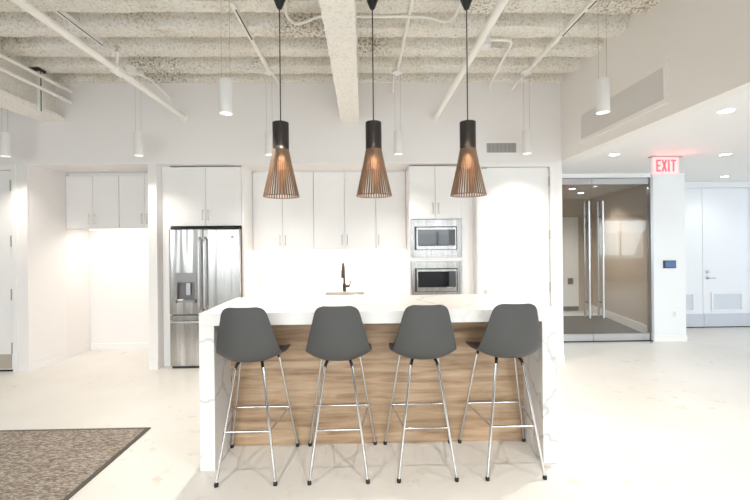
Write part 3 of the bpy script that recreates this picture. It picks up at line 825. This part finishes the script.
t = thing('wall_tablet', (4.75, 6.12, 1.2), 'small dark wall tablet with a blue screen on the corridor pillar', 'tablet')
obj('tablet_frame', bx(4.653, 4.846, 6.098, 6.12, 1.138, 1.258), M['dark_plastic'], t, bevel=.004)
obj('tablet_screen', bx(4.676, 4.838, 6.0965, 6.098, 1.152, 1.246), M['screen'], t)
t = thing('wall_outlet', (4.826, 6.12, .42), 'white power outlet low on the corridor pillar', 'outlet')
obj('cover_plate', bx(4.79, 4.862, 6.114, 6.12, .365, .478), M['trim'], t, bevel=.002)
obj('socket', bx(4.808, 4.844, 6.112, 6.114, .385, .458), M['louver'], t)
t = thing('door_stop', (4.405, 6.04, 0), 'small dark door stop on the floor by the glass doors', 'door stop')
obj('stop_base', lathe(BM(), [(.024, 0), (.024, .006), (.016, .01), (.016, .022)], (4.405, 6.04, 0), 14), M['alu'], t, True)
obj('stop_bumper', lathe(BM(), [(.02, .022), (.021, .036), (.012, .042)], (4.405, 6.04, 0), 14), M['rubber'], t, True)

# recessed downlights
def make_dl():
    t = thing('ceiling_downlight', (0, 0, 0), '', 'downlight', 'round downlights in the flat ceilings')
    obj('trim_ring', lathe(BM(), [(.050, -.001), (.064, -.005), (.066, 0), (.050, 0)], (0, 0, 0), 28, cap=False), M['trim'], t, True)
    obj('lens', lathe(BM(), [(.050, -.003), (.050, -.0005)], (0, 0, 0), 28), M['lens_cool'], t)
    return t
dl = make_dl()
DL = [(2.952, 3.182, 2.61, 'nearest round downlight in the corridor ceiling, at the right edge', 14),
      (3.037, 4.763, 2.61, 'round downlight in the corridor ceiling left of the exit sign', 14),
      (4.419, 4.783, 2.61, 'round downlight in the corridor ceiling right of the exit sign', 14),
      (5.95, 6.45, 2.61, 'farthest downlight in the corridor ceiling, before the louvred doors', 10),
      (-3.50, 5.51, 2.60, 'round downlight in the ceiling of the left recess', 0),
      (3.77, 7.13, 2.52, 'brighter nearer downlight in the ceiling behind the glass doors', 50),
      (4.27, 7.75, 2.52, 'farther downlight in the ceiling behind the glass doors', 50)]
for k, (x, y, z, lb, e) in enumerate(DL):
    o = dl if k == 0 else dup(dl, (0, 0, 0))
    o.location = (x, y, z); o['label'] = lb
    if e == 0:
        for c in o.children:
            if c.name.startswith('lens'):
                c.material_slots[0].link = 'OBJECT'; c.material_slots[0].material = M['trim']
        continue
    light('SPOT', 'downlight_beam', (x, y, z - .012), e, (1, .96, .92), spot_size=math.radians(140), spot_blend=.8, shadow_soft_size=.05)

# ------------------------------------------------------------------ pipes and conduits under the deck
def coupling(c, r, L, axis='Y'):
    return lathe(BM(), [(r, -L / 2), (r * 1.12, -L / 2 + .004), (r * 1.12, L / 2 - .004), (r, L / 2)], c, 16, axis)
t = thing('sprinkler_pipe', (-2.26, D, 3.19), 'long white sprinkler pipe running to the wall left of the fridge', 'pipe')
obj('pipe', tube(BM(), [(-2.26, YR + .05, 3.19), (-2.26, D, 3.19)], .032, 14), M['pipe'], t, True)
obj('coupling', coupling((-2.26, 3.75, 3.19), .039, .11), M['pipe'], t, True)
hd = obj('sprinkler_drop', tube(BM(), [(-2.26, 3.75, 3.19), (-2.26, 3.75, 3.36)], .013, 10), M['pipe'], t, True)
obj('sprinkler_head', lathe(BM(), [(.016, 3.36), (.020, 3.365), (.011, 3.38), (.008, 3.40), (.028, 3.404), (.028, 3.41)], (-2.26, 3.75, 0), 16), M['nickel'], hd, True)
obj('flange', lathe(BM(), [(.05, -.012), (.05, 0)], (-2.26, D, 3.19), 20, 'Y'), M['pipe'], t, True)
t = thing('sprinkler_pipe', (.94, D, 3.16), 'long white sprinkler pipe running to the wall behind the right pendant lamp', 'pipe')
obj('pipe', tube(BM(), [(.94, YR + .05, 3.16), (.94, D, 3.16)], .032, 14), M['pipe'], t, True)
obj('flange', lathe(BM(), [(.045, -.012), (.045, 0)], (.94, D, 3.16), 20, 'Y'), M['pipe'], t, True)
g = 'white conduits along the left beam'
tag(obj('conduit', tube(BM(), [(-3.665, YR + .02, 3.515), (-3.665, D, 3.515)], .021, 12), M['pipe'], None, True), 'upper of two white conduits along the left beam', 'conduit', g)
tag(obj('conduit', tube(BM(), [(-3.665, YR + .02, 3.378), (-3.665, D, 3.378)], .021, 12), M['pipe'], None, True), 'lower of two white conduits along the left beam', 'conduit', g)
t = thing('beam_hanger', (-3.78, 4.55, 3.2), 'upright white strut standing on the flange of the left beam', 'strut')
obj('strut', bx(-3.742, -3.707, 4.69, 4.73, 3.11, 3.70), M['pipe'], t)
obj('strut_slot', bx(-3.7065, -3.7035, 4.695, 4.708, 3.13, 3.68), M['pipe_dark'], t)
obj('strut_clamp', bx(-3.82, -3.69, 4.66, 4.76, 3.588, 3.63), M['pipe_dark'], t)
def strut(x, y0, y1, label, slots):
    t = thing('strut_channel', (x, (y0 + y1) / 2, 3.60), label, 'strut')
    obj('channel', bx(x - .018, x + .018, y0, y1, 3.590, 3.63), M['pipe'], t)
    for a, b in slots: obj('channel_slot', bx(x + .003, x + .015, a, b, 3.5885, 3.590), M['pipe_dark'], t)
strut(-1.09, 3.38, 4.74, 'white strut channel carrying the light behind the left pendant lamp', [(3.47, 3.98)])
strut(1.973, 2.9, 4.74, 'white strut channel carrying the light right of the small wall vent', [(2.95, 3.45), (3.5, 3.9)])
strut(-2.623, 3.51, 4.095, 'short slotted strut channel in the deck near the left sprinkler pipe', [(3.5, 4.1)])
g = 'flexible cables under the deck'
def cond(pts, r, label, n=8, nm='cable', cat='cable'):
    tag(obj(nm, tube(BM(), spline(pts, n), r, 10), M['pipe'], None, True), label, cat, g if nm == 'cable' else None)
cond([(.43, 2.2, 3.60), (.43, 3.3, 3.60), (.425, 4.70, 3.605)], .017, 'thin white conduit running to the light right of the middle pendant', 4, 'conduit', 'conduit')
cond([(-.627, 3.26, 3.62), (-.63, 3.36, 3.56), (-.645, 3.50, 3.55), (-.58, 3.62, 3.55), (-.434, 3.54, 3.55), (-.36, 3.50, 3.55), (-.27, 3.49, 3.55)], .012, 'white cable sagging from the left pendant to the beam')
cond([(-.05, 3.50, 3.55), (.2, 3.50, 3.55), (.45, 3.50, 3.55), (.607, 3.52, 3.55), (.74, 3.58, 3.55), (.81, 3.53, 3.55), (.82, 3.33, 3.55), (.82, 3.25, 3.60)], .012, 'white cable looping from the beam to the right pendant')
cond([(-1.08, 4.78, 3.60), (-1.06, 4.9, 3.60), (-1.04, 5.0, 3.56), (-1.03, D, 3.47)], .013, 'short white cable bending to the wall behind the left pendant')
cond([(1.99, 4.80, 3.60), (1.96, 4.95, 3.58), (1.93, D, 3.52)], .012, 'short white cable to the wall right of the small vent')
cond([(.42, 4.80, 3.60), (.40, 4.9, 3.60), (.395, D, 3.50)], .011, 'short white cable to the wall above the middle light')
t = thing('junction_box', (1.22, 4.0, 3.56), 'small pale junction box beside the right sprinkler pipe with a bent cable', 'junction box')
obj('box', bx(1.16, 1.28, 3.93, 4.05, 3.52, 3.605), M['white_metal'], t, bevel=.004)
obj('cable', tube(BM(), spline([(1.28, 3.99, 3.60), (1.42, 3.97, 3.585), (1.49, 3.98, 3.58), (1.53, 4.08, 3.58), (1.56, 4.4, 3.575), (1.60, 4.78, 3.565), (1.62, 5.0, 3.56), (1.64, D, 3.52)], 8), .014, 10), M['pipe'], t, True)
t = thing('junction_box', (-2.63, 4.66, 3.57), 'round junction box under the deck above the post left of the fridge', 'junction box')
obj('box', lathe(BM(), [(.055, 3.52), (.055, 3.605)], (-2.63, 4.62, 0), 18), M['pipe'], t, True)
obj('cable', tube(BM(), spline([(-2.60, 4.66, 3.56), (-2.52, 4.85, 3.54), (-2.42, D, 3.42)], 6), .013, 10), M['pipe'], t, True)

# ------------------------------------------------------------------ world, camera
w = bpy.data.worlds.new('World'); SC.world = w; w.use_nodes = True
bg = w.node_tree.nodes['Background']; bg.inputs[0].default_value = (.80, .90, 1, 1); bg.inputs[1].default_value = 1.2
cam = bpy.data.cameras.new('camera'); co = bpy.data.objects.new('camera', cam); COL.objects.link(co)
A, R = .022, .0100
fw = Vector((math.sin(A), math.cos(A), 0)); rt = Vector((math.cos(A), -math.sin(A), 0)); up = Vector((0, 0, 1))
cr = rt * math.cos(R) - up * math.sin(R); cu = up * math.cos(R) + rt * math.sin(R)
m = Matrix((cr, cu, -fw)).transposed().to_4x4(); m.translation = (0, 0, 1.56)
co.matrix_world = m
cam.sensor_width = 36; cam.lens = 36 * 400 / 750; cam.shift_x = .0036; cam.shift_y = -.0081; cam.clip_start = .05
SC.camera = co
SC.view_settings.view_transform = 'Standard'; SC.view_settings.look = 'None'
SC.view_settings.gamma = 1; SC.view_settings.use_curve_mapping = False
SC.view_settings.exposure = 1.07
SC.cycles.max_bounces = 10; SC.cycles.diffuse_bounces = 6; SC.cycles.transparent_max_bounces = 12
SC.cycles.sample_clamp_indirect = 6
SC.cycles.use_denoising = True
